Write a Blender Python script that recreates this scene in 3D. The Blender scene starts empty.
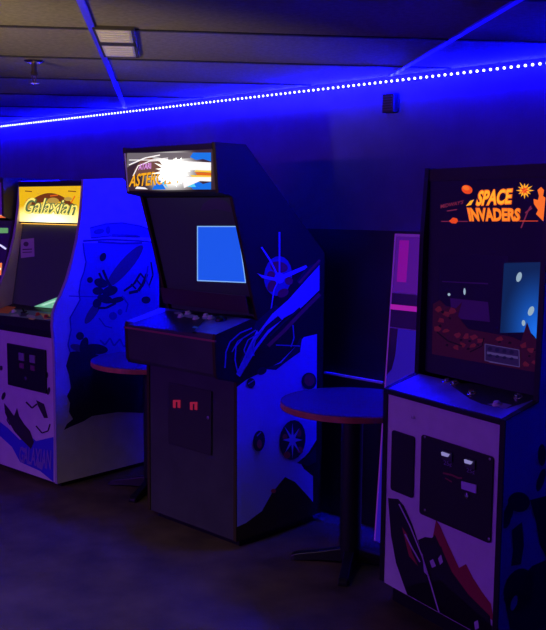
import bpy, bmesh, math, random
from mathutils import Vector, Matrix
random.seed(7)
SC = bpy.context.scene
COL = SC.collection

# ------------------------------------------------------------------ camera
FPX, PITCH, ROLL, EYE, YAW, CY = 921.7085, 0.1142848, 0.0088190, 1.5846176, 0.7909827, -3.5275600
_fw = Vector((-math.sin(YAW), math.cos(YAW), 0)); _rt = Vector((math.cos(YAW), math.sin(YAW), 0)); _up = Vector((0, 0, 1))
FW = _fw*math.cos(PITCH) - _up*math.sin(PITCH); _u2 = _up*math.cos(PITCH) + _fw*math.sin(PITCH)
RT = _rt*math.cos(ROLL) + _u2*math.sin(ROLL); UP = _u2*math.cos(ROLL) - _rt*math.sin(ROLL)
CAMO = Vector((0, CY, EYE))
cd = bpy.data.cameras.new('camera'); co = bpy.data.objects.new('camera', cd); COL.objects.link(co)
cd.sensor_fit = 'HORIZONTAL'; cd.sensor_width = 36; cd.lens = 36*FPX/546; cd.clip_start = .05
m = Matrix((RT, UP, -FW)).transposed().to_4x4(); m.translation = CAMO; co.matrix_world = m
SC.camera = co

# ------------------------------------------------------------------ materials
def nodes(m):
    m.use_nodes = True
    return m.node_tree, m.node_tree.nodes['Principled BSDF']
MATS = {}
def mat(name, col, rough=.5, metal=0, emit=None, es=1.0, noise=0, nscale=40, bump=0, spec=.5, dist=None):
    if name in MATS: return MATS[name]
    m = bpy.data.materials.new(name); nt, b = nodes(m)
    b.inputs['Base Color'].default_value = (*col, 1); b.inputs['Roughness'].default_value = rough
    b.inputs['Metallic'].default_value = metal
    b.inputs['Specular IOR Level'].default_value = spec
    if emit: b.inputs['Emission Color'].default_value = (*emit, 1); b.inputs['Emission Strength'].default_value = es
    if noise or bump:
        tc = nt.nodes.new('ShaderNodeTexCoord'); n = nt.nodes.new('ShaderNodeTexNoise')
        n.inputs['Scale'].default_value = nscale; n.inputs['Detail'].default_value = 4
        nt.links.new(tc.outputs['Object'], n.inputs['Vector'])
        if noise:
            r = nt.nodes.new('ShaderNodeValToRGB')
            r.color_ramp.elements[0].position = .3; r.color_ramp.elements[1].position = .7
            r.color_ramp.elements[0].color = (*[c*(1-noise) for c in col], 1)
            r.color_ramp.elements[1].color = (*[min(1, c*(1+noise)) for c in col], 1)
            nt.links.new(n.outputs['Fac'], r.inputs['Fac']); nt.links.new(r.outputs['Color'], b.inputs['Base Color'])
        if bump:
            bp = nt.nodes.new('ShaderNodeBump'); bp.inputs['Strength'].default_value = bump; bp.inputs['Distance'].default_value = .004
            nt.links.new(n.outputs['Fac'], bp.inputs['Height']); nt.links.new(bp.outputs['Normal'], b.inputs['Normal'])
    MATS[name] = m
    return m
def lit(name, col, s=1.0, base=None):
    return mat(name, base or tuple(c*.3 for c in col), .35, emit=col, es=s, spec=.2)
def hot(name, colA, colB, center, rad, sA, sB, power=1.0):
    """a backlit sheet: the tube behind it makes one place brighter (centre / radii in the part's own coordinates)"""
    m = bpy.data.materials.new(name); nt, b = nodes(m)
    tc = nt.nodes.new('ShaderNodeTexCoord'); mp = nt.nodes.new('ShaderNodeMapping'); mp.vector_type = 'POINT'
    mp.inputs['Scale'].default_value = tuple(1/r for r in rad)
    mp.inputs['Location'].default_value = tuple(-c/r for c, r in zip(center, rad))
    g = nt.nodes.new('ShaderNodeTexGradient'); g.gradient_type = 'SPHERICAL'
    p = nt.nodes.new('ShaderNodeMath'); p.operation = 'POWER'; p.inputs[1].default_value = power
    mx = nt.nodes.new('ShaderNodeMix'); mx.data_type = 'RGBA'
    ms = nt.nodes.new('ShaderNodeMapRange'); ms.inputs['To Min'].default_value = sA; ms.inputs['To Max'].default_value = sB
    mx.inputs['A'].default_value = (*colA, 1); mx.inputs['B'].default_value = (*colB, 1)
    L = nt.links.new
    L(tc.outputs['Object'], mp.inputs['Vector']); L(mp.outputs['Vector'], g.inputs['Vector']); L(g.outputs['Fac'], p.inputs[0])
    L(p.outputs[0], mx.inputs['Factor']); L(p.outputs[0], ms.inputs['Value'])
    L(mx.outputs['Result'], b.inputs['Emission Color']); L(ms.outputs['Result'], b.inputs['Emission Strength'])
    b.inputs['Base Color'].default_value = (*[c*.2 for c in colA], 1); b.inputs['Roughness'].default_value = .3
    return m

BLACK = mat('black_laminate', (.052, .046, .044), .55, spec=.25)
BLACKM = mat('black_plastic', (.012, .012, .014), .4)
GLASSB = mat('smoked_bezel', (.085, .15, .10), .3, spec=.3)
WHITE = mat('white_laminate', (.74, .70, .74), .45, noise=.05, nscale=14)
STEEL = mat('brushed_steel', (.5, .5, .52), .35, metal=1)
CHROME = mat('chrome', (.75, .75, .78), .18, metal=1)

# ------------------------------------------------------------------ mesh builder
class MB:
    def __init__(s): s.v = []; s.f = []; s.m = []
    def add(s, vs, fs, mi=0):
        o = len(s.v); s.v += [tuple(v) for v in vs]
        for f in fs: s.f.append([o+i for i in f]); s.m.append(mi)
        return s
    def box(s, a, b, mi=0):
        x0, y0, z0 = a; x1, y1, z1 = b
        return s.add([(x0,y0,z0),(x1,y0,z0),(x1,y1,z0),(x0,y1,z0),(x0,y0,z1),(x1,y0,z1),(x1,y1,z1),(x0,y1,z1)],
              [(0,3,2,1),(4,5,6,7),(0,1,5,4),(1,2,6,5),(2,3,7,6),(3,0,4,7)], mi)
    def prism(s, prof, x0, x1, mi=0):            # (y,z) profile swept along x
        n = len(prof)
        vs = [(x0, y, z) for y, z in prof] + [(x1, y, z) for y, z in prof]
        fs = [tuple(range(n)), tuple(range(2*n-1, n-1, -1))] + [(i, i+n, (i+1) % n+n, (i+1) % n) for i in range(n)]
        return s.add(vs, fs, mi)
    def slab(s, poly, nrm, t, mi=0):             # planar polygon given thickness against nrm
        n = len(poly); d = Vector(nrm)*t
        vs = [Vector(p) for p in poly]; vs += [v-d for v in vs]
        return s.add(vs, [tuple(range(n)), tuple(range(2*n-1, n-1, -1))] + [(i, i+n, (i+1) % n+n, (i+1) % n) for i in range(n)], mi)
    def flat(s, poly, mi=0): return s.add(poly, [tuple(range(len(poly)))], mi)
    def rev(s, c, axis, prof, n=24, mi=0):       # lathe: (radius, height) about axis through c
        c = Vector(c); a = Vector(axis).normalized()
        t = a.orthogonal().normalized(); w = a.cross(t)
        vs = []; fs = []
        for r, h in prof:
            for k in range(n):
                q = 2*math.pi*k/n
                vs.append(c + a*h + (t*math.cos(q) + w*math.sin(q))*r)
        for i in range(len(prof)-1):
            for k in range(n): fs.append((i*n+k, i*n+(k+1) % n, (i+1)*n+(k+1) % n, (i+1)*n+k))
        fs.append(tuple(range(n-1, -1, -1))); fs.append(tuple(range((len(prof)-1)*n, len(prof)*n)))
        return s.add(vs, fs, mi)
    def tube(s, pts, r, n=8, mi=0):
        pts = [Vector(p) for p in pts]
        for a, b in zip(pts, pts[1:]): s.rev(a, b-a, [(r, 0), (r, (b-a).length)], n, mi)
        return s
    def build(s, name, mats, parent=None, bevel=0, smooth=False):
        me = bpy.data.meshes.new(name); me.from_pydata(s.v, [], s.f)
        if not isinstance(mats, (list, tuple)): mats = [mats]
        for mm in mats: me.materials.append(mm)
        me.polygons.foreach_set('material_index', s.m)
        bm = bmesh.new(); bm.from_mesh(me)
        closed = all(len(e.link_faces) == 2 for e in bm.edges)
        if closed: bmesh.ops.recalc_face_normals(bm, faces=bm.faces)
        bm.to_mesh(me); bm.free()
        if smooth:
            for p in me.polygons: p.use_smooth = True
            try: me.set_sharp_from_angle(angle=math.radians(38))
            except Exception: pass
        o = bpy.data.objects.new(name, me); COL.objects.link(o)
        if parent: o.parent = parent
        if bevel:
            bv = o.modifiers.new('bevel', 'BEVEL'); bv.width = bevel; bv.segments = 2; bv.limit_method = 'ANGLE'; bv.angle_limit = .6
        return o
def tag(o, label, cat, group=None):
    o['label'] = label; o['category'] = cat
    if group: o['group'] = group
    return o
def thing(name, label, cat, loc, rz=0, group=None):
    o = bpy.data.objects.new(name, None); COL.objects.link(o); o.empty_display_size = .1
    o.location = loc; o.rotation_euler = (0, 0, rz)
    return tag(o, label, cat, group)
def struct(o):
    o['kind'] = 'structure'; return o

# ------------------------------------------------------------------ placing print on real panels
class Frame:
    """local frame of a cabinet: origin at the floor under its right front corner, +y into the cabinet"""
    def __init__(s, x, y, rz):
        s.x, s.y, s.rz = x, y, rz
        s.M = Matrix.Translation((x, y, 0)) @ Matrix.Rotation(rz, 4, 'Z'); s.I = s.M.inverted()
    def plane(s, P, N, lift=0):
        P = Vector(P); N = Vector(N).normalized(); P = P + N*lift
        o = s.I @ CAMO
        def f(u, v):
            d = s.I.to_3x3() @ (FW + RT*((u-273)/FPX) - UP*((v-315)/FPX))
            return o + d*((P-o).dot(N)/d.dot(N))
        return f
def ell(cx, cy, rx, ry, rot=0, n=20):
    c, q = math.cos(rot), math.sin(rot)
    return [(cx + rx*math.cos(t)*c - ry*math.sin(t)*q, cy + rx*math.cos(t)*q + ry*math.sin(t)*c) for t in [2*math.pi*k/n for k in range(n)]]
def stroke(pts, w):
    """polyline -> list of quads"""
    out = []
    for (a, b), (c, d) in zip(pts, pts[1:]):
        l = math.hypot(c-a, d-b) or 1; nx, ny = -(d-b)/l*w/2, (c-a)/l*w/2
        out.append([(a+nx, b+ny), (c+nx, d+ny), (c-nx, d-ny), (a-nx, b-ny)])
    return out
def star(cx, cy, r0, r1, n, jit=0, sx=1, sy=1):
    rnd = random.Random(n*7+int(cx))
    pts = []
    for k in range(2*n):
        r = (r1*(1-jit*rnd.random()) if k % 2 == 0 else r0); a = math.pi*k/n
        pts.append((cx+r*sx*math.cos(a), cy+r*sy*math.sin(a)))
    return pts
def clip_poly(vs, ax, lim, keep_above):
    out = []; sg = 1 if keep_above else -1
    for a, b in zip(vs, vs[1:]+vs[:1]):
        da, db = sg*(a[ax]-lim), sg*(b[ax]-lim)
        if da >= 0: out.append(a)
        if (da >= 0) != (db >= 0): out.append(a.lerp(b, da/(da-db)))
    return out
def decals(name, parent, fr, P, N, layers, lift0=.0012, dl=.0005, lim=()):
    """one printed sheet: layers = [(material, [polygons in photo pixels])]"""
    mb = MB(); mats = []; N = Vector(N).normalized()
    for i, (mm, polys) in enumerate(layers):
        if mm not in mats: mats.append(mm)
        f = fr.plane(P, N, lift0 + dl*i)
        for pl in polys:
            vs = [f(u, v) for u, v in pl]
            for ax, lo, hi in lim:
                vs = clip_poly(vs, ax, lo, True); vs = clip_poly(vs, ax, hi, False) if vs else vs
            if len(vs) < 3: continue
            area = Vector((0, 0, 0))
            for a, b in zip(vs, vs[1:]+vs[:1]): area += a.cross(b)
            if area.dot(N) < 0: vs.reverse()
            mb.flat(vs, mats.index(mm))
    return mb.build(name, mats, parent)
def text_on(name, parent, s, quad, mm, thick=.0012, shear=0, bold=0.0, arc=0, N=(0, -1, 0)):
    """raised lettering; quad = bottom-left, bottom-right, top-right, top-left in local coordinates"""
    cu = bpy.data.curves.new('t', 'FONT'); cu.body = s; cu.shear = shear; cu.offset = bold; cu.fill_mode = 'FRONT'
    cu.resolution_u = 3
    o = bpy.data.objects.new('t', cu); COL.objects.link(o)
    dg = bpy.context.evaluated_depsgraph_get()
    me = bpy.data.meshes.new_from_object(o.evaluated_get(dg)); bpy.data.objects.remove(o); bpy.data.curves.remove(cu)
    xs = [v.co.x for v in me.vertices]; ys = [v.co.y for v in me.vertices]
    x0, x1, y0, y1 = min(xs), max(xs), min(ys), max(ys)
    a, b, c, d = [Vector(q) for q in quad]; N = Vector(N).normalized()
    for v in me.vertices:
        s_, t_ = (v.co.x-x0)/(x1-x0), (v.co.y-y0)/(y1-y0)
        p = a.lerp(b, s_).lerp(d.lerp(c, s_), t_)
        if arc: p = p + (d-a)*arc*(1-(2*s_-1)**2)
        v.co = p + N*thick
    me.materials.clear(); me.materials.append(mm); me.name = name
    for p in me.polygons: p.material_index = 0
    ob = bpy.data.objects.new(name, me); COL.objects.link(ob); ob.parent = parent
    return ob
def molding(name, parent, prof, xs, mm, w=.022, t=.004, closed=False):
    """T-molding: a band lying on the edge of a side panel, following its profile"""
    mb = MB()
    n = len(prof)
    for x in xs:
        off = []
        for i in range(n):
            a = Vector(prof[max(i-1, 0)]); b = Vector(prof[min(i+1, n-1)]); d = (b-a).normalized()
            off.append(Vector(prof[i]) + Vector((-d.y, d.x))*t)   # outward: profile runs upward along the front
        vs = []
        for (y, z), o in zip(prof, off):
            vs += [(x-.001, y, z), (x+w+.001, y, z), (x+w+.001, o.x, o.y), (x-.001, o.x, o.y)]
        fs = [(0, 1, 2, 3), tuple((n-1)*4+k for k in (3, 2, 1, 0))]
        for i in range(n-1):
            for k in range(4): fs.append((i*4+k, i*4+(k+1) % 4, i*4+4+(k+1) % 4, i*4+4+k))
        mb.add(vs, fs)
    return mb.build(name, mm, parent)

# ------------------------------------------------------------------ the room
H = 2.215
XL, XR, YF = -8.0, 2.6, -6.6
wallm = mat('navy_wall_paint', (.10, .10, .13), .7, noise=.12, nscale=6, bump=.15)
darkm = mat('black_wall_paint', (.008, .008, .010), .5, noise=.15, nscale=9)
struct(MB().box((XL, 0, 0), (XR, .1, H+.08)).build('wall_back', wallm))
struct(MB().box((XL-.1, YF, 0), (XL, .1, H+.08)).build('wall_left', wallm))
struct(MB().box((XR, YF, 0), (XR+.1, .1, H+.08)).build('wall_right', wallm))
struct(MB().box((XL, YF-.1, 0), (XR, YF, H+.08)).build('wall_front', wallm))
struct(MB().box((XL, YF, -.1), (XR, 0, 0)).build('floor', mat('dark_carpet', (.095, .078, .032), .75, noise=.45, nscale=5, bump=.4)))
ceilm = mat('acoustic_tile', (.30, .28, .235), .8, noise=.16, nscale=55, bump=.5)
struct(MB().box((XL, YF, H), (XR, 0, H+.08)).build('ceiling', ceilm))
# black lower part of the wall with a thin rail, coloured pale to imitate a reflection
w = MB(); w.box((XL, -.012, 0), (XR, 0, 1.487)); struct(w.build('trim_1', darkm))
rail = MB().box((-3.16, -.030, .741), (-2.775, -.012, .752)); struct(rail.build('trim_2', mat('rail_pale_sheen', (.8, .8, .8), .3), bevel=.001))
# ceiling grid: tees of a drop ceiling laid across the room
B = Vector((-.787, .617, 0)); A = Vector((.617, .787, 0))
teeb = mat('tee_led_sheen', (.45, .45, .95), .34, metal=1); teed = mat('tee_dark', (.03, .028, .03), .6)  # blue tint stands in for LED sheen; the other tees are dark
def clipline(p, d):
    t0, t1 = -20, 20
    for q, dd, lo, hi in ((p.x, d.x, XL+.01, XR-.01), (p.y, d.y, YF+.01, -.03)):
        a, b = (lo-q)/dd, (hi-q)/dd
        t0, t1 = max(t0, min(a, b)), min(t1, max(a, b))
    return t0, t1
def tee(p, d, wdt, h):
    t0, t1 = clipline(p, d)
    if t1-t0 < .1: return None
    n = Vector((-d.y, d.x, 0))*wdt/2; a = p+d*t0; b = p+d*t1
    mb = MB(); q = [a-n, b-n, b+n, a+n]
    return mb.add([(v.x, v.y, H-h) for v in q]+[(v.x, v.y, H) for v in q], [(3,2,1,0),(4,5,6,7),(0,1,5,4),(1,2,6,5),(2,3,7,6),(3,0,4,7)])
k = 3
for j in range(-3, 9):
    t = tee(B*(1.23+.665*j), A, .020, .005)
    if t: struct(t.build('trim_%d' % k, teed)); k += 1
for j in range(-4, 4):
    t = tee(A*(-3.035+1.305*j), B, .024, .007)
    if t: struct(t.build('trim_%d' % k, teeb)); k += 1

# LED tape along the top of the back wall
led = thing('led_strip', 'blue LED light strip running along the top of the back wall', 'light strip', (0, 0, 2.19))
tapem = mat('led_tape', (.05, .05, .3), .5, emit=(.0, .0, 1.0), es=1100)
MB().box((-7.9, -.012, -.0045), (-.75, -.002, .0045)).build('tape', tapem, led)
dotm = mat('led_chip', (.6, .6, .8), .4, emit=(.30, .34, 1.0), es=9)
def chip(x): return MB().rev((x, -.012, 0), (0, -1, -.25), [(.0035, 0), (.0062, .001), (.0055, .004), (.003, .0062)], 10)
c0 = chip(0).build("led", dotm, led, smooth=True); c0.location.x = -1.70
xs = [-1.70-.0335*i for i in range(1, 100)]
for x in xs:
    c = c0.copy(); c.location.x = x; COL.objects.link(c); c.parent = led
rest = MB(); x = -1.70+.0335
while x < -.77:
    rest.rev((x, -.012, 0), (0, -1, -.25), [(.0035, 0), (.0062, .001), (.0055, .004), (.003, .0062)], 8); x += .0335
x = xs[-1]-.0335
while x > -7.0:
    rest.rev((x, -.012, 0), (0, -1, -.25), [(.0035, 0), (.0062, .001), (.0055, .004), (.003, .0062)], 8); x -= .0335
ro = rest.build('led_row', dotm, led, smooth=True); ro['kind'] = 'stuff'

# small dark box under the strip
wb = thing('wall_speaker', 'small dark box mounted on the wall just under the blue light strip', 'speaker', (-2.765, 0, 2.085))
MB().box((-.035, -.05, -.045), (.035, -.008, .045)).build('case', BLACKM, wb, bevel=.005)
MB().box((-.012, -.009, -.02), (.012, 0, .02)).build('bracket', BLACKM, wb)
g = MB()
for j in range(6): g.box((-.027, -.0525, -.033+j*.012), (.027, -.0495, -.028+j*.012))
g.build('grille', mat('grille_grey', (.05, .05, .06), .6), wb)

# ceiling vent with two pale louvre panels
ang = math.atan2(A.y, A.x)
vo = A*(-2.965) + B*1.485
v = thing('ceiling_vent', 'white two-panel air vent set in the ceiling beside the blue ceiling bar', 'vent', (vo.x, vo.y, H), ang)
f = MB()                                           # local x = A, local y = B
for y0, y1 in ((-.31, -.295), (-.045, .025), (.285, .30)): f.box((-.062, y0, -.012), (.075, y1, -.004))
f.box((.068, -.31, -.012), (.078, .30, -.004)); f.box((-.066, -.31, -.012), (-.060, .30, -.004)); f.box((-.066, -.31, -.004), (.078, .30, 0))
f.build('frame', mat('vent_dark_frame', (.05, .045, .04), .6), v)  # dark frame around the pale panels
pm = mat('vent_white', (.86, .85, .82), .5)
for y0, y1 in ((-.293, -.047), (.027, .283)):
    q = MB().box((-.058, y0, -.012), (.066, y1, -.004))
    for j in range(5): q.box((-.05, y0+.02+j*.045, -.016), (.058, y0+.027+j*.045, -.012))
    q.build('louvre_panel', pm, v, bevel=.002)

# sprinkler
s = thing('sprinkler_head', 'small fire sprinkler head hanging from the ceiling at upper left', 'sprinkler', (-3.625, -1.405, H))
MB().rev((0, 0, 0), (0, 0, -1), [(.034, 0), (.036, .004), (.028, .010), (.012, .013)], 24).build('escutcheon', CHROME, s, smooth=True)
MB().rev((0, 0, -.010), (0, 0, -1), [(.010, 0), (.010, .030), (.013, .034), (.013, .044), (.006, .048)], 16).build('nozzle', mat('dark_brass', (.12, .09, .06), .35, metal=.8), s, smooth=True)
s.scale = (1.2, 1.2, 1.2)
fa = MB()
for q in (-1, 1): fa.tube([(q*.011, 0, -.048), (q*.013, 0, -.062), (q*.004, 0, -.080)], .0024, 8)
fa.build('frame_arm', mat('dark_brass', (0, 0, 0)), s)
MB().rev((0, 0, -.080), (0, 0, -1), [(.004, 0), (.017, .002), (.017, .0035), (.003, .005)], 20).build('deflector', CHROME, s, smooth=True)

# ------------------------------------------------------------------ cabinets
GRP = 'upright arcade cabinets along the wall'
def round_button(parent, p, nrm, mm, r=.013, name='button'):
    return MB().rev(p, nrm, [(r*1.45, 0), (r*1.45, .004), (r*1.15, .006), (r, .006), (r, .012), (r*.8, .0145), (r*.2, .0145)], 18).build(name, mm, parent, smooth=True)

# ---- yellow-marquee cabinet
G = Frame(-4.455, -.836, .064)
g = thing('arcade_cabinet', 'white arcade cabinet with glowing yellow marquee and bug art on its side', 'arcade cabinet', (G.x, G.y, 0), G.rz, GRP)
GW = .648
gfront = [(.012, .03), (.012, .80), (.002, .93), (.008, 1.0), (.026, 1.045), (.062, 1.10), (.10, 1.175), (.143, 1.292), (.175, 1.40), (.194, 1.487), (.212, 1.60), (.226, 1.742)]
gprof = gfront + [(.50, 1.757), (.60, 1.70), (.78, 1.45), (.78, .03)]
MB().prism(gprof, -.020, 0).build('side_panel', WHITE, g)
MB().prism(gprof, -GW, -GW+.020).build('side_panel', WHITE, g)
molding('edge_molding', g, gfront, (-.0205, -GW-.0005), mat('grey_molding', (.45, .42, .5), .4), w=.021, t=.003)
MB().box((-GW+.02, .018, .03), (-.02, .036, .858)).build('front_panel', WHITE, g)
MB().box((-GW+.03, .06, 0), (-.03, .74, .031)).build('plinth', BLACKM, g)
MB().prism([(.77, .03), (.77, 1.45), (.60, 1.69), (.50, 1.745), (.235, 1.73), (.235, 1.72), (.49, 1.735), (.59, 1.68), (.755, 1.44), (.755, .03)], -GW+.02, -.02).build('back_panel', BLACK, g)
# control panel
MB().prism([(.010, .858), (.004, .90), (.006, .952), (.018, .958), (.165, 1.005), (.165, .858)], -GW+.0205, -.0205).build('control_panel', BLACKM, g, bevel=.003)
cp = [o for o in g.children if o.name.startswith('control_panel')][0]
P0, N0 = (0, .018, .958), (0, -.047, .147)
org = mat('panel_orange', (.95, .42, .04), .4); grn = mat('panel_green', (.16, .36, .26), .4); yel = mat('panel_yellow', (.85, .62, .12), .4)
gry = mat('panel_grey', (.45, .45, .5), .4); drk = mat('panel_dark', (.03, .03, .04), .4)
decals('panel_art', cp, G, P0, N0, [
    (grn, [[(-30, 305), (52, 312.5), (53, 321), (-30, 312)]]),
    (org, [[(-25, 302), (16, 307), (8, 313.5), (-25, 311)]]),
    (yel, [[(40, 313), (50, 314), (52, 319), (44, 319.5)], [(30, 318), (36, 318.6), (33, 320), (28, 319)]]),
    (gry, [ell(31, 316.5, 5, 1.5, .2), [(10, 315), (18, 313.5), (20, 317), (12, 316.2)]]),
    (drk, [[(22, 313), (29, 313.2), (26, 316), (20, 316)], [(44, 316), (52, 317), (50, 318.2), (45, 317.5)]])], lim=[(0, -GW+.022, -.022)])
pf = G.plane(P0, N0)
nz = Vector(N0).normalized()
for (u, vv), mm in (((38, 315), mat('button_red', (.7, .05, .04), .3)), ((46.5, 317), mat('button_red', (0, 0, 0))), ((14, 312), mat('button_white', (.8, .8, .8), .3))):
    round_button(cp, pf(u, vv), nz, mm, .011)
jb = pf(24, 312.5)
j = MB().rev(jb, nz, [(.02, 0), (.018, .006), (.005, .008), (.005, .03)], 16).build('joystick', BLACKM, cp, smooth=True)
# bezel and what shows behind it
bz = [Vector((0, .145, 1.0)), Vector((0, .236, 1.50))]
bd = (bz[1]-bz[0]).normalized(); bn = Vector((0, -bd.z, bd.y))
bezel = MB().prism([(bz[0].y, bz[0].z), (bz[1].y, bz[1].z), (bz[1].y+.014, bz[1].z), (bz[0].y+.014, bz[0].z)], -GW+.0205, -.0205).build('bezel', GLASSB, g)
decals('notice', bezel, G, bz[0], bn, [(mat('notice_paper', (.55, .52, .50), .7), [[(20.5, 239.5), (34, 238), (34.5, 256.5), (21, 258)]]),
    (mat('notice_ink', (.09, .08, .09), .7), [ell(26, 244, 2.6, 2.4), [(22.5, 249), (32, 248.5), (32, 249.6), (22.5, 250.1)], [(22.5, 252), (32, 251.5), (32, 252.4), (22.5, 252.9)]])])
decals('monitor_or_reflection', bezel, G, bz[0], bn, [(lit('monitor_green', (.22, .62, .38), .75), [[(34, 306.5), (60.5, 296), (62, 298), (60, 309)]]),
    (lit('monitor_pale', (.5, .9, .65), .8), [[(40, 305.2), (55, 300), (56, 301.5), (44, 305.8)], [(52, 305), (58, 302), (58, 306)]])])
# marquee
gy = .212
gm = MB().box((-GW+.021, gy, 1.497), (-.021, gy+.02, 1.705)).build('marquee', hot('marquee_yellow', (.92, .52, .008), (1, .95, .6), (-.33, gy, 1.497), (.46, .3, .115), .92, 3.0, .9), g)
MB().box((-GW+.02, gy-.004, 1.705), (-.02, gy+.024, 1.735)).build('marquee_rail', BLACKM, g)
MB().box((-GW+.02, gy-.002, 1.488), (-.02, gy+.022, 1.4965)).build('marquee_rail', BLACKM, g)
MP, MN = (0, gy, 0), (0, -1, 0)
brn = lit('marquee_brown', (.16, .035, .006), 1); tan = lit('marquee_tan', (.50, .30, .05), 1)
arc = [(25, 209)] + [(28+46*t, 208-15*math.sin(math.pi*(.12+.8*t))) for t in [i/14 for i in range(15)]] + [(77, 208)]
arcin = [(75, 210)] + [(72-40*t, 210-9.5*math.sin(math.pi*(.1+.8*t))) for t in [i/14 for i in range(15)]]
decals('marquee_print', gm, G, MP, MN, [(brn, [arc+arcin]), (tan, [ell(53, 201, 6, 3.4), ell(28, 204, 3.2, 6.5, .4), ell(68, 199, 4, 2)]),
     (brn, stroke([(25, 191), (32, 191.5)], 1) + stroke([(68, 191), (76, 191.5)], 1)),
     (lit('marquee_red', (.75, .12, .01), 1), stroke([(50, 196), (58, 195)], 1.2)+stroke([(27, 200), (25, 208)], 1.4)+stroke([(71, 203), (75, 196)], 1.2))])
mf = G.plane(MP, MN, .003)
q = [mf(24, 214), mf(77.5, 216), mf(78.5, 200), mf(25, 198)]
text_on('lettering', gm, 'Galaxian', q, lit('marquee_ink', (.10, .17, .06), 1), .003, shear=.35, bold=.06, arc=.05)
text_on('lettering', gm, 'Galaxian', q, lit('marquee_cream', (1, .82, .16), 1.1), .004, shear=.35, bold=.0, arc=.05)
MB().box((-GW+.03, .214, 1.4835), (-.03, .2275, 1.4875)).build('marquee_lamp', lit('lamp_yellow', (1, .50, .06), 1.5), g)
# coin door with slots
MB().box((-.478, .006, .535), (-.088, .018, .787)).build('coin_door', BLACKM, g, bevel=.006)
cdoor = [o for o in g.children if o.name.startswith('coin_door')][0]
for xx in (-.345, -.235):
    MB().box((xx, .000, .70), (xx+.055, .006, .745)).build('coin_slot', mat('coin_plate', (.30, .28, .34), .4), cdoor, bevel=.002)
    MB().box((xx+.006, .000, .655), (xx+.05, .006, .685)).build('reject_button', mat('reject_lens', (.25, .06, .16), .3), cdoor, bevel=.003)
MB().rev((-.28, .006, .60), (0, -1, 0), [(.012, 0), (.012, .004), (.004, .005)], 14).build('lock', CHROME, cdoor)
# printed front
ink = mat('print_black', (.035, .03, .04), .5); blu = mat('print_blue', (.05, .05, .72), .5); blu2 = mat('print_pale_blue', (.28, .2, .62), .5)
decals('front_art', g, G, (0, .018, 0), (0, -1, 0), [
    (blu, [[(-45, 410), (-20, 424), (0, 422), (8, 428), (20, 440), (30, 436), (36, 441), (53.5, 437), (53.5, 482), (40, 471), (20, 462), (12, 447), (0, 436), (-45, 425)],
           [(-40, 440), (-10, 446), (-2, 455), (-40, 448)]]),
    (blu2, [[(36, 461), (44, 463), (42, 470), (37, 467)], [(20, 447), (27, 449), (24, 453)]]),
    (ink, [[(4, 403), (9, 409), (14, 416), (17, 408), (19, 416), (24, 424), (30, 431), (34, 442), (31, 449), (22, 440), (14, 431), (9, 422), (5, 413)],
           [(36, 400), (44, 404), (48, 418), (44, 418), (38, 406)], ell(3.5, 396, 1.8, 4, .3), ell(48.5, 391, 1.5, 4, .2), ell(1, 368, 1.5, 2.5), ell(47, 375, 1.2, 3)]
          + stroke([(36, 426), (42, 433), (48, 431), (50, 424)], 1.3) + stroke([(26, 402), (32, 408), (37, 404)], 1.6) + stroke([(10, 411), (7, 420), (10, 425)], 1.1))], lim=[(0, -GW+.022, -.022), (2, .032, .855)])
ff = G.plane((0, .018, 0), (0, -1, 0), 0)
text_on('front_lettering', g, 'GALAXIAN', [ff(20, 462), ff(52, 470), ff(52, 450), ff(20, 446)], blu2, .0045, shear=.15, bold=.02)
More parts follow.
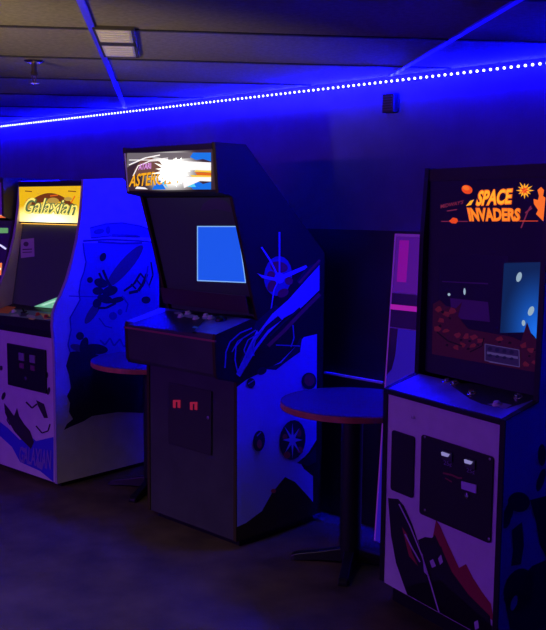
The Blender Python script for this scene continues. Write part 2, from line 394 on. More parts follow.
# printed side
mid = mat('side_mid_blue', (.20, .20, .50), .5); dkb = mat('side_dark_blue', (.06, .06, .26), .5); wing = mat('side_wing', (.16, .10, .13), .5); sik = mat('side_black', (.022, .02, .028), .5)
wav = [(83, 243), (84, 252), (86, 262), (84, 272), (81, 280), (79, 292), (80, 300), (70, 318), (71, 330), (68, 345), (70, 352)]
decals('side_art', g, G, (0, 0, 0), (1, 0, 0), [
    (mid, [wav + [(69, 357), (175, 357), (175, 243)]]),
    (sik, [[(70, 352), (86, 350), (100, 356), (120, 353), (175, 353), (175, 414), (118, 412), (92, 416), (84, 421), (70, 427), (64, 430), (67, 424), (73, 419), (69, 412), (70, 403), (67, 396), (71, 388), (69, 375), (66, 366)]]),
    (mid, [[(90, 228), (98, 226), (106, 224), (122, 223), (140, 226), (156, 232), (158, 238), (140, 237), (110, 236), (91, 238)]]),
    (dkb, stroke([(83, 241), (108, 239.5), (140, 241), (160, 243)], 1.8) + stroke([(90, 228), (106, 224), (122, 223), (140, 226), (156, 232)], 1.4) + stroke([(91, 238), (110, 236), (140, 237)], 1.2)
          + [ell(99, 231.5, 5.5, 2.6, -.2), ell(108, 230, 2.4, 4), [(112, 234), (137, 234.5), (141, 237), (112, 236.5)]] + stroke([(98, 242), (122, 243.5), (142, 243)], 2)
          + stroke(wav, 1.4) + stroke([(69, 296), (100, 297)], .9)),
    (wing, [ell(125, 266, 27, 6.3, -.86), ell(93, 312, 14, 4.2, -.98), ell(78, 348, 8, 3.5, .3)]),
    (sik, [ell(101, 283, 7, 4.6, .3), ell(98, 291, 5.5, 4), ell(110, 291, 8, 4.8, -.3), ell(105, 299, 8, 4.2, .3), ell(117, 300, 8, 2.8, -.25), ell(97, 303, 4, 5, .6), ell(103, 257, 3, 4.4, .4), ell(90, 280, 3, 3), ell(146, 300, 4.5, 3.6), ell(80, 336, 4, 4), ell(96, 349, 12, 5, .1), ell(84, 345, 4, 8, .3)]
          + stroke([(103, 270), (107, 280), (112, 289)], 2.6) + stroke([(129, 293), (138, 291), (143, 284), (147, 274)], 3.0) + stroke([(124, 291), (134, 284), (140, 274)], 2.2) + stroke([(99, 273), (103, 281)], 2.2)
          + stroke([(116, 303), (106, 308), (98, 308)], 2.4) + stroke([(131, 284), (136, 289)], 1.6) + stroke([(136, 279), (141, 285)], 1.6) + stroke([(140, 273), (145, 279)], 1.6) + stroke([(151, 262), (153, 275), (149, 286)], 1.5)),
    (dkb, [ell(113, 316, 4, 4), ell(120, 312, 2.5, 3)] + stroke([(122, 296), (128, 304), (126, 312)], 1.5) + stroke([(99, 318), (105, 326), (112, 328)], 1.3) + stroke([(148, 266), (146, 280), (150, 288)], 1.3)
          + stroke([(100, 340), (105, 345), (110, 338), (114, 346), (120, 339), (124, 347), (130, 341)], 1.8))], lim=[(1, .01, .775), (2, .035, 1.7)])

# ---- cabinet cut off by the left edge of the picture
Fm = Matrix.Translation((G.x, G.y, 0)) @ Matrix.Rotation(G.rz, 4, 'Z')
fo = Fm @ Vector((-GW-.022, .03, 0))
Fr = Frame(fo.x, fo.y, G.rz)
c = thing('arcade_cabinet', 'dark arcade cabinet with colourful lit screen, cut off at the left edge', 'arcade cabinet', fo, G.rz, GRP)
FW_ = .63
fprof = [(.02, .03), (.02, .80), (-.06, .86), (-.06, .97), (.06, 1.02), (.17, 1.50), (.10, 1.53), (.10, 1.76), (.70, 1.76), (.70, .03)]
MB().prism(fprof, -.02, 0).build('side_panel', BLACK, c); MB().prism(fprof, -FW_, -FW_+.02).build('side_panel', BLACK, c)
MB().box((-FW_+.02, .025, .03), (-.02, .045, .84)).build('front_panel', mat('dark_purple_laminate', (.10, .06, .16), .5), c)
MB().prism([(-.058, .862), (-.058, .968), (.06, 1.018), (.06, .862)], -FW_+.0205, -.0205).build('control_panel', BLACKM, c, bevel=.003)
fb = MB().prism([(.062, 1.02), (.172, 1.50), (.20, 1.50), (.09, 1.02)], -FW_+.0205, -.0205).build('bezel', GLASSB, c)
fP = Vector((0, .062, 1.02)); fd = Vector((0, .11, .48)).normalized(); fN = Vector((0, -fd.z, fd.y))
MB().box((-FW_+.0205, .105, 1.535), (-.0205, .12, 1.73)).build('marquee', mat('purple_marquee', (.5, .32, .7), .4), c)
MB().prism([(.10, 1.735), (.10, 1.758), (.695, 1.758), (.695, .03), (.67, .03), (.67, 1.735)], -FW_+.0205, -.0205).build('back_panel', BLACK, c)
MB().box((-FW_+.03, .06, 0), (-.03, .66, .031)).build('plinth', BLACKM, c)
decals('monitor_or_reflection', fb, Fr, fP, fN, [
    (mat('bezel_art_violet', (.10, .06, .16), .4), [[(-60, 226), (12, 226), (2, 285), (-60, 300)]]),
    (lit('screen_red', (.85, .16, .05), 1), [[(-60, 211), (4, 211), (10, 214), (11, 218), (-60, 216)]]), (lit('screen_peach', (.9, .55, .35), 1), [[(-60, 212.5), (7, 214), (8, 215.5), (-60, 214.5)]]),
    (lit('screen_green', (.12, .32, .12), 1), [[(-60, 227), (8, 228), (8, 233), (-60, 234)]]),
    (lit('screen_white', (.6, .6, .95), 1.2), stroke([(-30, 240), (0, 245), (6, 249)], 1.8)),
    (lit('screen_orange', (.9, .22, .06), 1), [[(-40, 262), (2, 263), (1, 275), (-40, 278)]]), (lit('screen_yellow', (.95, .8, .5), 1), stroke([(-8, 268), (1, 269)], 2.2))], lim=[(0, -FW_+.022, -.022)])

# ---- tall black cabinet in the middle
Aa = Frame(-3.068, -.723, .023)
a = thing('arcade_cabinet', 'tall black arcade cabinet with white-hot marquee and blue reflection on its bezel', 'arcade cabinet', (Aa.x, Aa.y, 0), Aa.rz, GRP)
AW = .66
afront = [(0, .04), (0, .795), (-.115, .825), (-.128, .845), (-.136, 1.0), (-.130, 1.028), (.088, 1.08), (.134, 1.07), (.09, 1.215), (.039, 1.40), (-.034, 1.64), (-.115, 1.655), (-.137, 1.872)]
aprof = afront + [(.05, 1.872), (.467, 1.491), (.60, 1.37), (.60, .04)]
ASD = mat('brown_black_vinyl', (.060, .052, .016), .6, spec=.15); AFR = mat('worn_black_vinyl', (.062, .072, .068), .55, spec=.25, noise=.15, nscale=5)
MB().prism(aprof, -.019, 0).build('side_panel', ASD, a); MB().prism(aprof, -AW, -AW+.019).build('side_panel', ASD, a)
MB().box((-AW+.019, .006, .04), (-.019, .024, .80)).build('front_panel', AFR, a)
MB().box((-AW+.03, .05, 0), (-.03, .57, .041)).build('plinth', BLACKM, a)
MB().prism([(.595, .04), (.595, 1.37), (.465, 1.484), (.05, 1.866), (-.10, 1.866), (-.10, 1.855), (.045, 1.855), (.58, 1.36), (.58, .04)], -AW+.0195, -.0195).build('back_panel', BLACK, a)
pa = MB().prism([(-.004, .80), (-.113, .828), (-.126, .846), (-.134, 1.0), (-.130, 1.026), (.088, 1.078), (.12, 1.078), (.12, .80)], -AW+.0195, -.0195).build('control_panel', AFR, a)
MB().box((-AW-.002, -.1385, .995), (.002, -.129, 1.003)).build('panel_trim', mat('red_trim', (.45, .10, .12), .4), pa)
AP, AN = Vector((0, -.130, 1.028)), Vector((0, -.052, .218)).normalized()
MB().slab([(-AW+.004, -.128, 1.0295), (-.002, -.128, 1.0295), (-.002, .088, 1.081), (-AW+.004, .088, 1.081)], AN, .003).build('deck_plate', mat('deck_blue_metal', (.22, .34, .60), .28, metal=.5, noise=.15, nscale=20), pa)
af = Aa.plane(AP, AN, .003)
decals('deck_print', pa, Aa, AP, AN, [
    (mat('deck_black', (.02, .02, .03), .4), [[(128, 324.5), (166, 311), (212, 313), (192, 333)], [(168, 311), (248, 315), (246, 317), (170, 314)]]),
    (mat('deck_grey', (.35, .38, .5), .4), [ell(190, 316, 6, 1.8, .05), ell(206, 318, 4, 1.5), ell(178, 313, 4, 1.2)]),
    (mat('deck_teal', (.1, .5, .6), .4), [[(194, 326), (199, 327), (197, 328.5), (192, 327.5)]])], .0045)
for (u, vv), r in (((181, 317), .012), ((188, 314), .012), ((196, 319), .012), ((206, 316.5), .012), ((211, 318.5), .012)):
    round_button(pa, af(u, vv), AN, mat('button_ivory', (.75, .72, .75), .3), r)
MB().rev(af(221, 320), AN, [(.028, 0), (.028, .006), (.022, .014), (.012, .02), (.003, .022)], 20).build('knob', BLACKM, pa, smooth=True)
# bezel
b0, b1 = Vector((0, .150, 1.075)), Vector((0, -.010, 1.635))
bd = (b1-b0).normalized(); bn = Vector((0, -bd.z, bd.y))
if bn.y > 0: bn = -bn
abz = MB().prism([(b0.y, b0.z), (b1.y, b1.z), (b1.y+.016, b1.z), (b0.y+.016, b0.z)], -AW+.0195, -.0195).build('bezel', GLASSB, a)
refl = [(197, 226), (238, 226), (246, 283), (197, 281)]
decals('monitor_or_reflection', abz, Aa, b0, bn, [(lit('reflection_edge', (.25, .5, .95), .9), [refl]), (lit('reflection_blue', (.012, .10, .80), .95), [[(198, 227), (237.3, 227), (245, 282), (198, 280)]])])  # glowing blue shape stands in for another screen's reflection in the bezel
decals('bezel_reflection', abz, Aa, b0, bn, [(mat('reflection_grey', (.10, .10, .13), .35), [[(200, 211), (203, 204), (210, 199), (218, 198), (226, 201), (231, 207), (231.5, 212.5), (216, 209)]])])  # pale oval painted in as a reflection on the bezel
MB().slab([(-AW+.02, .094, 1.105), (-.02, .094, 1.105), (-.02, .072, 1.185), (-AW+.02, .072, 1.185)], bn, .004).build('shelf_strip', mat('maroon_strip', (.07, .035, .045), .5), abz)
MB().prism([(-.115, 1.659), (-.03, 1.642), (-.005, 1.64), (-.005, 1.652), (-.105, 1.672)], -AW+.0195, -.0195).build('speaker_panel', BLACK, a)
# marquee
mq0, mq1 = Vector((0, -.121, 1.668)), Vector((0, -.138, 1.842))
md = (mq1-mq0).normalized(); mn = Vector((0, -md.z, md.y));
if mn.y > 0: mn = -mn
def mqp(x, t, d=0): p = mq0.lerp(mq1, t); return Vector((x, p.y, p.z)) + mn*d
am = MB().slab([mqp(-AW+.0195, 0), mqp(-.0195, 0), mqp(-.0195, 1), mqp(-AW+.0195, 1)], mn, .012).build('marquee',
     hot('marquee_violet', (.045, .022, .03), (1, 1, .95), (-.31, -.13, 1.755), (.24, .5, .13), .9, 4.0, 1.3), a)
MB().prism([(-.137, 1.843), (-.140, 1.868), (-.10, 1.866), (-.10, 1.843)], -AW+.0195, -.0195).build('marquee_rail', BLACKM, a)
for x0 in (-AW+.019, ): MB().slab([mqp(x0, -.02, .004), mqp(x0+.008, -.02, .004), mqp(x0+.008, 1.02, .004), mqp(x0, 1.02, .004)], mn, .006).build('marquee_clip', mat('white_clip', (.85, .85, .9), .4), a)
W1 = lit('glare_white', (1, 1, .95), 3.0); W2 = lit('streak_white', (1, .95, .9), 1.0); OR = lit('letter_orange', (.95, .42, .01), 1.0); BL = lit('sky_blue', (.01, .17, .75), 1.0)
CYN = lit('sky_cyan', (.10, .62, .85), 1.0); DK = lit('rock_grey', (.22, .19, .2), .7); PK = lit('logo_pink', (.72, .30, .75), 1.0); YL = lit('stripe_yellow', (.95, .62, .05), 1.0); RD = lit('stripe_red', (.75, .14, .01), 1.0)
DKB = lit('print_navy', (.015, .01, .02), 1.0)
decals('marquee_print', am, Aa, mq0, mn, [
    (DK, [[(127, 153), (196, 152.5), (190, 158), (170, 160), (150, 156), (132, 164), (127, 168)]]), (lit('print_brown', (.16, .07, .05), 1.0), [[(150, 157), (160, 162), (166, 170), (158, 176), (136, 176), (134, 170), (140, 161)]]),
    (BL, [[(193, 152.6), (211, 152.6), (211, 161.5), (203, 159), (196, 160), (190, 157)], [(188, 184), (195, 180), (203, 184), (211, 182), (211, 189.4), (193, 189.4)], [(154, 186), (160, 180), (166, 189.4), (152, 189.4)]]),
    (CYN, [[(184, 180), (191, 178), (196, 187), (188, 187)], [(160, 182), (163, 179), (168, 188)]]),
    (W2, stroke([(129, 165), (145, 158), (160, 155)], 1.2)+stroke([(129, 160), (150, 160), (168, 158)], .8)+stroke([(133, 176), (138, 166), (150, 161), (165, 160)], 1.0)
         +[[(182, 161), (211, 162.5), (211, 170.5), (182, 170)], [(182, 177), (211, 177), (211, 181.5), (200, 181), (184, 188)], [(135, 188.8), (137, 186.5), (145, 187.5), (148, 189.3)]]),
    (YL, [[(196, 170), (211, 170.6), (211, 172.6), (194, 171.6)]]), (RD, [[(195, 172.2), (211, 172.8), (211, 175.6), (197, 175)]]),
    (YL, [[(190, 175), (211, 175.6), (211, 177.2), (192, 177)]])], .0012)
mf = Aa.plane(mq0, mn, 0)
for mm, d, bo in ((DKB, .0052, .045), (OR, .0058, .02)):
    text_on('lettering', am, 'ASTEROIDS', [mf(129.5, 187), mf(180, 183.5), mf(179, 168.5), mf(131.5, 174.5)], mm, d, shear=.12, bold=bo, N=mn)
text_on('lettering', am, 'ATARI', [mf(139, 170), mf(152, 168.5), mf(152, 162.5), mf(140, 164)], PK, .0052, bold=.03, N=mn)
decals('glare_burst', am, Aa, mq0, mn, [(lit('glare_pale', (1, .97, .8), 1.4), [star(172.5, 171, 11, 24, 17, .35, 1, .72)]), (W1, [star(172.5, 171, 10.5, 19, 19, .4, 1, .92)])], .0068)  # star shapes painted for the bulb's glare over the lettering
# coin area
cdr = MB().box((-.49, -.004, .42), (-.17, .006, .73)).build('coin_door', mat('coin_door_black', (.042, .045, .045), .5, spec=.3), a, bevel=.004)
RL = lit('coin_red', (.32, .012, .05), .7); 
for u0, v0 in ((173.5, 400), (190.5, 402)):
    fp = Aa.plane((0, -.004, 0), (0, -1, 0), .001)
    mb = MB()
    for sx in (0, 4.6): mb.slab([fp(u0+sx, v0+.5), fp(u0+sx+2.4, v0), fp(u0+sx+2.2, v0+8), fp(u0+sx, v0+7.5)], (0, -1, 0), -.004)
    mb.slab([fp(u0, v0), fp(u0+7, v0), fp(u0+7, v0+1.8), fp(u0, v0+1.8)], (0, -1, 0), -.004)
    mb.build('reject_button', RL, cdr)
MB().rev((-.19, -.004, .60), (0, -1, 0), [(.009, 0), (.009, .004), (.003, .005)], 14).build('lock', STEEL, cdr)
# printed side: pale burst, striped rocket, spoked rocks
SPw = mat('art_pale_blue', (.55, .58, .85), .5); SPd = mat('art_dark', (.02, .015, .03), .5); SPr = mat('art_maroon', (.80, .10, .06), .5); SPl = mat('art_line', (.30, .25, .6), .5); SPm = mat('art_mid_blue', (.16, .17, .36), .5)
decals('side_art', a, Aa, (0, 0, 0), (1, 0, 0), [
    (SPw, [[(237, 387), (246, 380), (262, 372), (280, 362), (296, 346), (304, 337), (317, 334), (316.5, 440), (309, 452), (300, 462), (304, 469), (313, 476), (313, 502), (306, 494), (295, 482), (285, 477), (272, 493), (262, 511), (246, 523), (237, 527)]]),
    (SPd, [[(297, 463), (303, 458), (310, 454), (316, 446), (316, 462), (308, 466)], [(264, 369), (281, 363), (296, 346), (300, 338), (302, 338), (300, 352), (286, 362), (276, 370)]]),
    (SPm, [ell(278, 276, 14, 20, .1)]),
    (SPr, [ell(279, 267, 9, 5.5, .2), ell(271, 275, 4, 4), ell(272, 286, 4.5, 6, .4), ell(283, 293, 6, 4, -.5), ell(289, 281, 4, 4)]),
    (SPw, [ell(279.5, 278, 5, 5.5), [(282, 275), (306, 265), (308, 268), (284, 279)], [(257, 273), (262, 275), (276, 278), (275, 281), (262, 278)]] + stroke([(279.5, 232), (279.5, 275)], 1.6) + stroke([(261.5, 247), (270, 260), (278, 276)], 1.7) + stroke([(271, 310), (274, 290), (279, 279)], 1.3)),
    (SPd, [[(320.5, 260), (320, 264), (300, 285), (297, 281), (306, 268)], [(256, 322), (275, 305), (285, 310), (300, 298), (276, 325), (262, 335), (250, 352), (240, 362)]]),
    (SPr, stroke([(320, 260), (307, 274), (299, 283)], 2.4) + stroke([(320, 294), (300, 314), (284, 331), (268, 346)], 3.6)),
    (SPw, [[(319.5, 265), (319.5, 290), (300, 309), (284, 318), (268, 334), (256, 350), (248, 364), (240, 377), (237, 372), (245, 355), (257, 334), (272, 314), (288, 300)], [(257, 330), (248, 348), (242, 362), (236, 374), (240, 377), (250, 360), (262, 340)]]),
    (SPd, [[(278, 316), (282, 320), (268, 330), (254, 348), (256, 340), (266, 326)]] + stroke([(300, 308), (284, 322), (270, 336)], 1.8)),
    (SPl, stroke([(252, 328), (240, 333), (230, 342), (226, 352), (225, 368)], 1.3) + stroke([(256, 330), (243, 338), (236, 346), (235, 360), (238, 374)], 1.3) + stroke([(258, 334), (248, 340), (244, 350), (247, 358)], 1.2)
         + stroke([(262, 330), (252, 344), (254, 356)], 1.2) + stroke([(250, 334), (238, 341), (232, 352)], 1.1) + stroke([(293, 325), (294, 338), (291, 347)], 1.2) + stroke([(276, 345), (300, 346)], 1)),
    (SPd, [ell(251, 383, 4.2, 5), ell(259, 441, 6, 10.5, .1), ell(292.5, 440, 13, 20, .12), ell(309, 381, 7.5, 8.5), ell(262, 371, 5, 3.5, -.5)]),
    (SPr, [ell(259.5, 444, 2.5, 4.5), ell(309.5, 380, 5.2, 6.2), ell(287, 455, 3.5, 3.5), ell(300, 450, 3, 3.5), ell(285, 437, 2.5, 3), ell(299, 433, 2.5, 4), ell(273.5, 491, 2.5, 2.2)]),
    (SPw, [star(292.5, 440, 3.5, 13, 8, .1, .85, 1.45)]), (SPl, stroke([(248, 384), (254, 380)], 1) + stroke([(257, 436), (261, 432)], 1.2))], .0012, .0004, lim=[(1, -.12, .595), (2, .045, 1.8)])

# ---- right hand cabinet with the orange lettering
S = Frame(-1.616, -.820, -.228)
t = thing('arcade_cabinet', 'dark glass arcade cabinet with orange lettering and pale printed front', 'arcade cabinet', (S.x, S.y, 0), S.rz, GRP)
SW = .652
sfront = [(.0, .09), (.0, .882), (.156, .930), (.160, 1.20), (.165, 1.484), (.183, 1.752)]
sprof = sfront + [(.42, 1.752), (.57, 1.55), (.57, .09)]
sidem = mat('grey_violet_laminate', (.30, .27, .36), .5)
MB().prism(sprof, -.02, 0).build('side_panel', sidem, t); MB().prism(sprof, -SW, -SW+.02).build('side_panel', BLACK, t)
molding('edge_molding', t, sfront, (-.021, -SW-.001), BLACKM, w=.022, t=.004)
MB().box((-SW+.0205, .002, .085), (-.0205, .02, .862)).build('front_panel', WHITE, t)
MB().box((-SW+.02, .05, 0), (-.02, .53, .0895)).build('plinth', BLACKM, t)
MB().box((-SW+.0205, -.006, .862), (-.0205, .02, .885)).build('panel_rail', BLACKM, t, bevel=.004)
SPp, SNn = Vector((0, .0, .884)), Vector((0, -.046, .158)).normalized()
sp = MB().prism([(.0, .8845), (.157, .9305), (.157, .88), (.021, .86), (.021, .878)], -SW+.0205, -.0205).build('control_panel', mat('panel_deck', (.20, .22, .62), .4, noise=.3, nscale=9), t)
sf = S.plane(SPp, SNn, 0)
decals('panel_art', sp, S, SPp, SNn, [(mat('deck_black', (0, 0, 0)), [[(449, 384), (470, 383), (537, 396), (530, 401), (505, 409), (482, 404), (470, 399)]]),
     (mat('deck_violet', (.35, .3, .5), .4), [[(487, 404), (500, 402), (512, 405), (505, 409)]])], .0012)
for (u, vv), nm, mm in (((447, 382), 'button', CHROME), ((455, 384), 'button', CHROME), ((472, 394), 'button', CHROME), ((497, 405), 'button', mat('button_ivory', (0, 0, 0))), ((518, 398), 'button', CHROME)):
    round_button(sp, sf(u, vv), SNn, mm, .012, nm)
# upper box: header, glass, print behind it
MB().prism([(.182, 1.70), (.182, 1.748), (.42, 1.748), (.565, 1.55), (.565, .09), (.545, .09), (.545, 1.54), (.41, 1.73), (.20, 1.73), (.20, 1.70)], -SW+.0205, -.0205).build('back_panel', BLACK, t)
gl = MB().box((-SW+.0205, .188, .937), (-.0205, .203, 1.70)).build('display_glass', mat('dark_display', (.06, .05, .085), .2, spec=.3), t)
gP, gN = Vector((0, .188, 0)), (0, -1, 0)
OL = lit('letters_orange', (.95, .16, .015), 1.0); OY = lit('letters_amber', (.98, .40, .02), 1.1); OD = lit('letters_dim', (.16, .015, .05), 1.0); OR2 = lit('print_red', (.75, .06, .01), 1.0); NV = lit('print_dark', (.01, .004, .02), .5)
gf = S.plane(gP, gN, 0)
bzr = mat('bezel_print_red', (.50, .09, .05), .5, emit=(.5, .05, .02), es=.05); bzd = mat('bezel_print_dark', (.12, .03, .04), .5, emit=(.5, .05, .04), es=.014)
SCB = hot('screen_moonlit', (.005, .03, .14), (.01, .16, .85), (-.055, .188, 1.17), (.16, .2, .22), .55, 1.0, 1.2)
decals('monitor_or_reflection', gl, S, gP, gN, [
    (mat('screen_recess', (.04, .03, .07), .3), [[(440, 252), (508, 256), (508, 342), (438, 327)]]), (SCB, [[(504, 263), (544, 262), (541, 338), (538, 341), (534, 336), (530, 332), (500, 333)]]),
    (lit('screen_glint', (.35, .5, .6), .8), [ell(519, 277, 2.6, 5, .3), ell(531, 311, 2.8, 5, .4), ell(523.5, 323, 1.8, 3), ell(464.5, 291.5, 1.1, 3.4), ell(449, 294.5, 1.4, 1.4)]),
    (mat('screen_band', (.20, .10, .24), .4), [[(442, 281), (488, 283), (488, 284.4), (442, 282)], [(450, 298), (488, 302), (490, 322), (452, 318)]])], .0012, .0004)
rr = random.Random(3)
rocks = [(439, 309), (447, 314), (453, 311), (441, 320), (437, 329), (446, 331), (458, 335), (466, 337), (474, 337), (463, 345), (473, 346), (456, 347), (480, 340), (524, 345), (531, 350), (535, 362), (526, 364), (499, 339)]
rocks2 = [(443, 312), (450, 318), (440, 326), (461, 340), (470, 341), (468, 349), (478, 345), (447, 345), (500, 342), (510, 343), (529, 356), (535, 350)]
decals('bezel_art', gl, S, gP, gN, [
    (bzd, [[(433, 304), (440, 300), (446, 306), (456, 308), (462, 302), (458, 316), (468, 329), (490, 333), (512, 337), (521, 341), (524, 332), (527, 322), (532, 336), (541, 342), (540, 373), (432, 354)]]),
    (bzr, [[(u+rr.uniform(2, 5)*math.cos(k_*1.05+rr.uniform(-.3, .3)), v_+rr.uniform(1.5, 4)*math.sin(k_*1.05+rr.uniform(-.3, .3))) for k_ in range(6)] for u, v_ in rocks]),
    (NV, [[(u+rr.uniform(.8, 2.6)*math.cos(k_*1.25), v_+rr.uniform(.6, 2)*math.sin(k_*1.25)) for k_ in range(5)] for u, v_ in rocks2] + stroke([(437, 332), (448, 341), (462, 346)], 1.5) + stroke([(470, 352), (482, 346), (484, 338)], 1.2)),
    ], .0032, .0004)
# instruction card
cm = lit('card_line', (.06, .035, .16), .8); cb = lit('card_ground', (.016, .006, .055), .8); ck = lit('card_ink', (.006, .003, .03), 1.0)
decals('instruction_card', gl, S, gP, gN, [(cb, [[(485, 344), (519, 350), (519.5, 367), (485, 360.5)]]),
    (cm, stroke([(485, 344), (519, 350), (519.5, 367), (485, 360.5), (485, 344)], .8) + stroke([(489, 362), (517, 366.5)], .7) + [[(487, 351.5), (518, 356.5), (518, 359), (487, 354)]]),
    (ck, [ell(490+7.2*i, 348.8+1.1*i, 2.2, 2) for i in range(4)] + [ell(490+7.2*i, 355.5+1.1*i, 2.0, 1.5) for i in range(4)])], .0048)
text_on('marquee_lettering', gl, 'SPACE', [gf(475.5, 206.5), gf(513, 204.5), gf(513.5, 188), gf(478.5, 190)], OL, .002, shear=.12, bold=.06)
text_on('marquee_lettering', gl, 'SPACE', [gf(476.5, 205.5), gf(512, 203.5), gf(512.5, 189), gf(479.5, 191)], OY, .003, shear=.12, bold=.025)
text_on('marquee_lettering', gl, 'INVADERS', [gf(469, 221.5), gf(520, 221.5), gf(522, 208), gf(467, 207.5)], OL, .002, shear=-.1, bold=.055)
text_on('marquee_lettering', gl, 'INVADERS', [gf(470, 220.5), gf(519, 220.5), gf(521, 209), gf(468.5, 208.5)], lit('letters_mid', (.97, .26, .015), 1.0), .003, shear=-.1, bold=.02)
text_on('marquee_lettering', gl, "MIDWAY'S", [gf(441, 208.5), gf(463, 204), gf(464.5, 200), gf(441, 204.5)], OD, .002, bold=.02)
LM = [(0, -SW+.022, -.022)]
decals('planet_print', gl, S, gP, gN, [(OR2, [ell(467, 189.5, 5.6, 4.3, .35)]), (OL, [ell(466, 188, 3.6, 2.2, .3)])])
decals('comet_print', gl, S, gP, gN, [(OY, [[(466, 206), (470, 201), (474, 199.5), (471, 205)]])])
decals('rocket_print', gl, S, gP, gN, [(OD, stroke([(441, 221.4), (468, 221.4)], .9)), (OR2, [[(449, 221), (453, 217.5), (457, 218.5), (458, 221), (456, 223.5), (452, 223.5)]]), (OR2, stroke([(519, 221), (538, 221)], .7))])
decals('underline_print', gl, S, gP, gN, [(OD, stroke([(447, 211), (457, 209.5)], 1))])
decals('starburst_print', gl, S, gP, gN, [(OY, [star(524.5, 190.5, 4, 10.5, 12, .35)]), (OR2, [star(524.5, 190.5, 2, 6.5, 7, .3)]), (OL, stroke([(521, 193), (528, 188)], 1))])
decals('flame_print', gl, S, gP, gN, [(OL, [[(537.5, 190), (541, 187), (544, 190), (543, 196), (547, 199), (547, 224), (544, 222), (540, 218), (536, 214), (538, 210), (534, 204), (533.5, 199), (538, 200), (539, 196)]])], lim=LM)
decals('spark_print', gl, S, gP, gN, [(OD, stroke([(521, 228), (528, 211), (531, 206)], 1.4) + stroke([(525, 213), (532, 208)], 1.4))])
# front doors
MB().box((-.612, -.004, .645), (-.455, .002, .838)).build('service_door', BLACKM, t, bevel=.004)
sdq = S.plane((0, .002, 0), (0, -1, 0), 0)
def door(nm, px, thick=.008):
    pts = [sdq(*p) for p in px]
    # rectangle in the panel plane with rounded corners
    x0 = (pts[0].x+pts[3].x)/2; x1 = (pts[1].x+pts[2].x)/2; z1 = (pts[0].z+pts[1].z)/2; z0 = (pts[2].z+pts[3].z)/2
    r = .012; poly = []
    for cx, cz, a0 in ((x1-r, z1-r, 0), (x0+r, z1-r, 90), (x0+r, z0+r, 180), (x1-r, z0+r, 270)):
        for i in range(5):
            q = math.radians(a0+i*22.5); poly.append((cx+r*math.cos(q), .002-thick, cz+r*math.sin(q)))
    return MB().slab(poly, (0, -1, 0), thick-.0003).build(nm, mat('door_black', (.018, .015, .02), .45), t, bevel=.0015)
bpy.data.objects.remove([o for o in t.children if o.name.startswith('service_door')][0])
sd = door('service_door', [(392.7, 430), (415, 436), (414.5, 497), (392.2, 491)])
MB().rev((sd.data.vertices[0].co.x-.01, -.006, .80), (0, -1, 0), [(.006, 0), (.006, .003), (.002, .004)], 12).build('lock', STEEL, sd)
cdo = door('coin_door', [(421.7, 432.8), (494, 457.6), (492, 544.8), (421.7, 512.6)])
dq = S.plane((0, -.006, 0), (0, -1, 0), 0)
for u0, v0 in ((443, 450), (466, 457.5)):
    MB().slab([dq(u0, v0), dq(u0+10, v0+3), dq(u0+10, v0+12), dq(u0, v0+9)], (0, -1, 0), -.006).build('coin_slot', mat('slot_dark_metal', (.10, .10, .12), .3, metal=.6), cdo)
    MB().slab([dq(u0+.5, v0+1.5), dq(u0+8, v0+4), dq(u0+6.5, v0+6.5), dq(u0+1, v0+5)], (0, -1, 0), -.012).build('slot_plate', lit('slot_lit', (.3, .27, .6), .8), cdo)
    text_on('slot_lettering', cdo, '25¢', [dq(u0+1, v0+15.5), dq(u0+9, v0+18), dq(u0+9, v0+12.5), dq(u0+1, v0+10)], mat('slot_ink', (.28, .2, .4), .5), .002)
MB().slab([dq(462, 481), dq(477, 485), (dq(477, 493.5)), dq(462, 488.5)], (0, -1, 0), -.004).build('door_label', mat('label_pale', (.62, .55, .8), .4), cdo)
decals('door_print', cdo, S, (0, -.006, 0), (0, -1, 0), [(mat('door_red', (.30, .05, .06), .5), stroke([(443, 473), (452, 475), (458, 478), (462, 478)], 1.8) + stroke([(445, 478), (452, 482)], 1.2))], .0015)
MB().rev(dq(467.5, 495.5), (0, -1, 0), [(.010, 0), (.010, .006), (.003, .008)], 14).build('lock', CHROME, cdo)
for u, v_ in ((425, 437), (490, 459), (425, 510), (489, 539)): MB().rev(dq(u, v_), (0, -1, 0), [(.005, 0), (.005, .002), (.001, .003)], 10).build('bolt', STEEL, cdo)
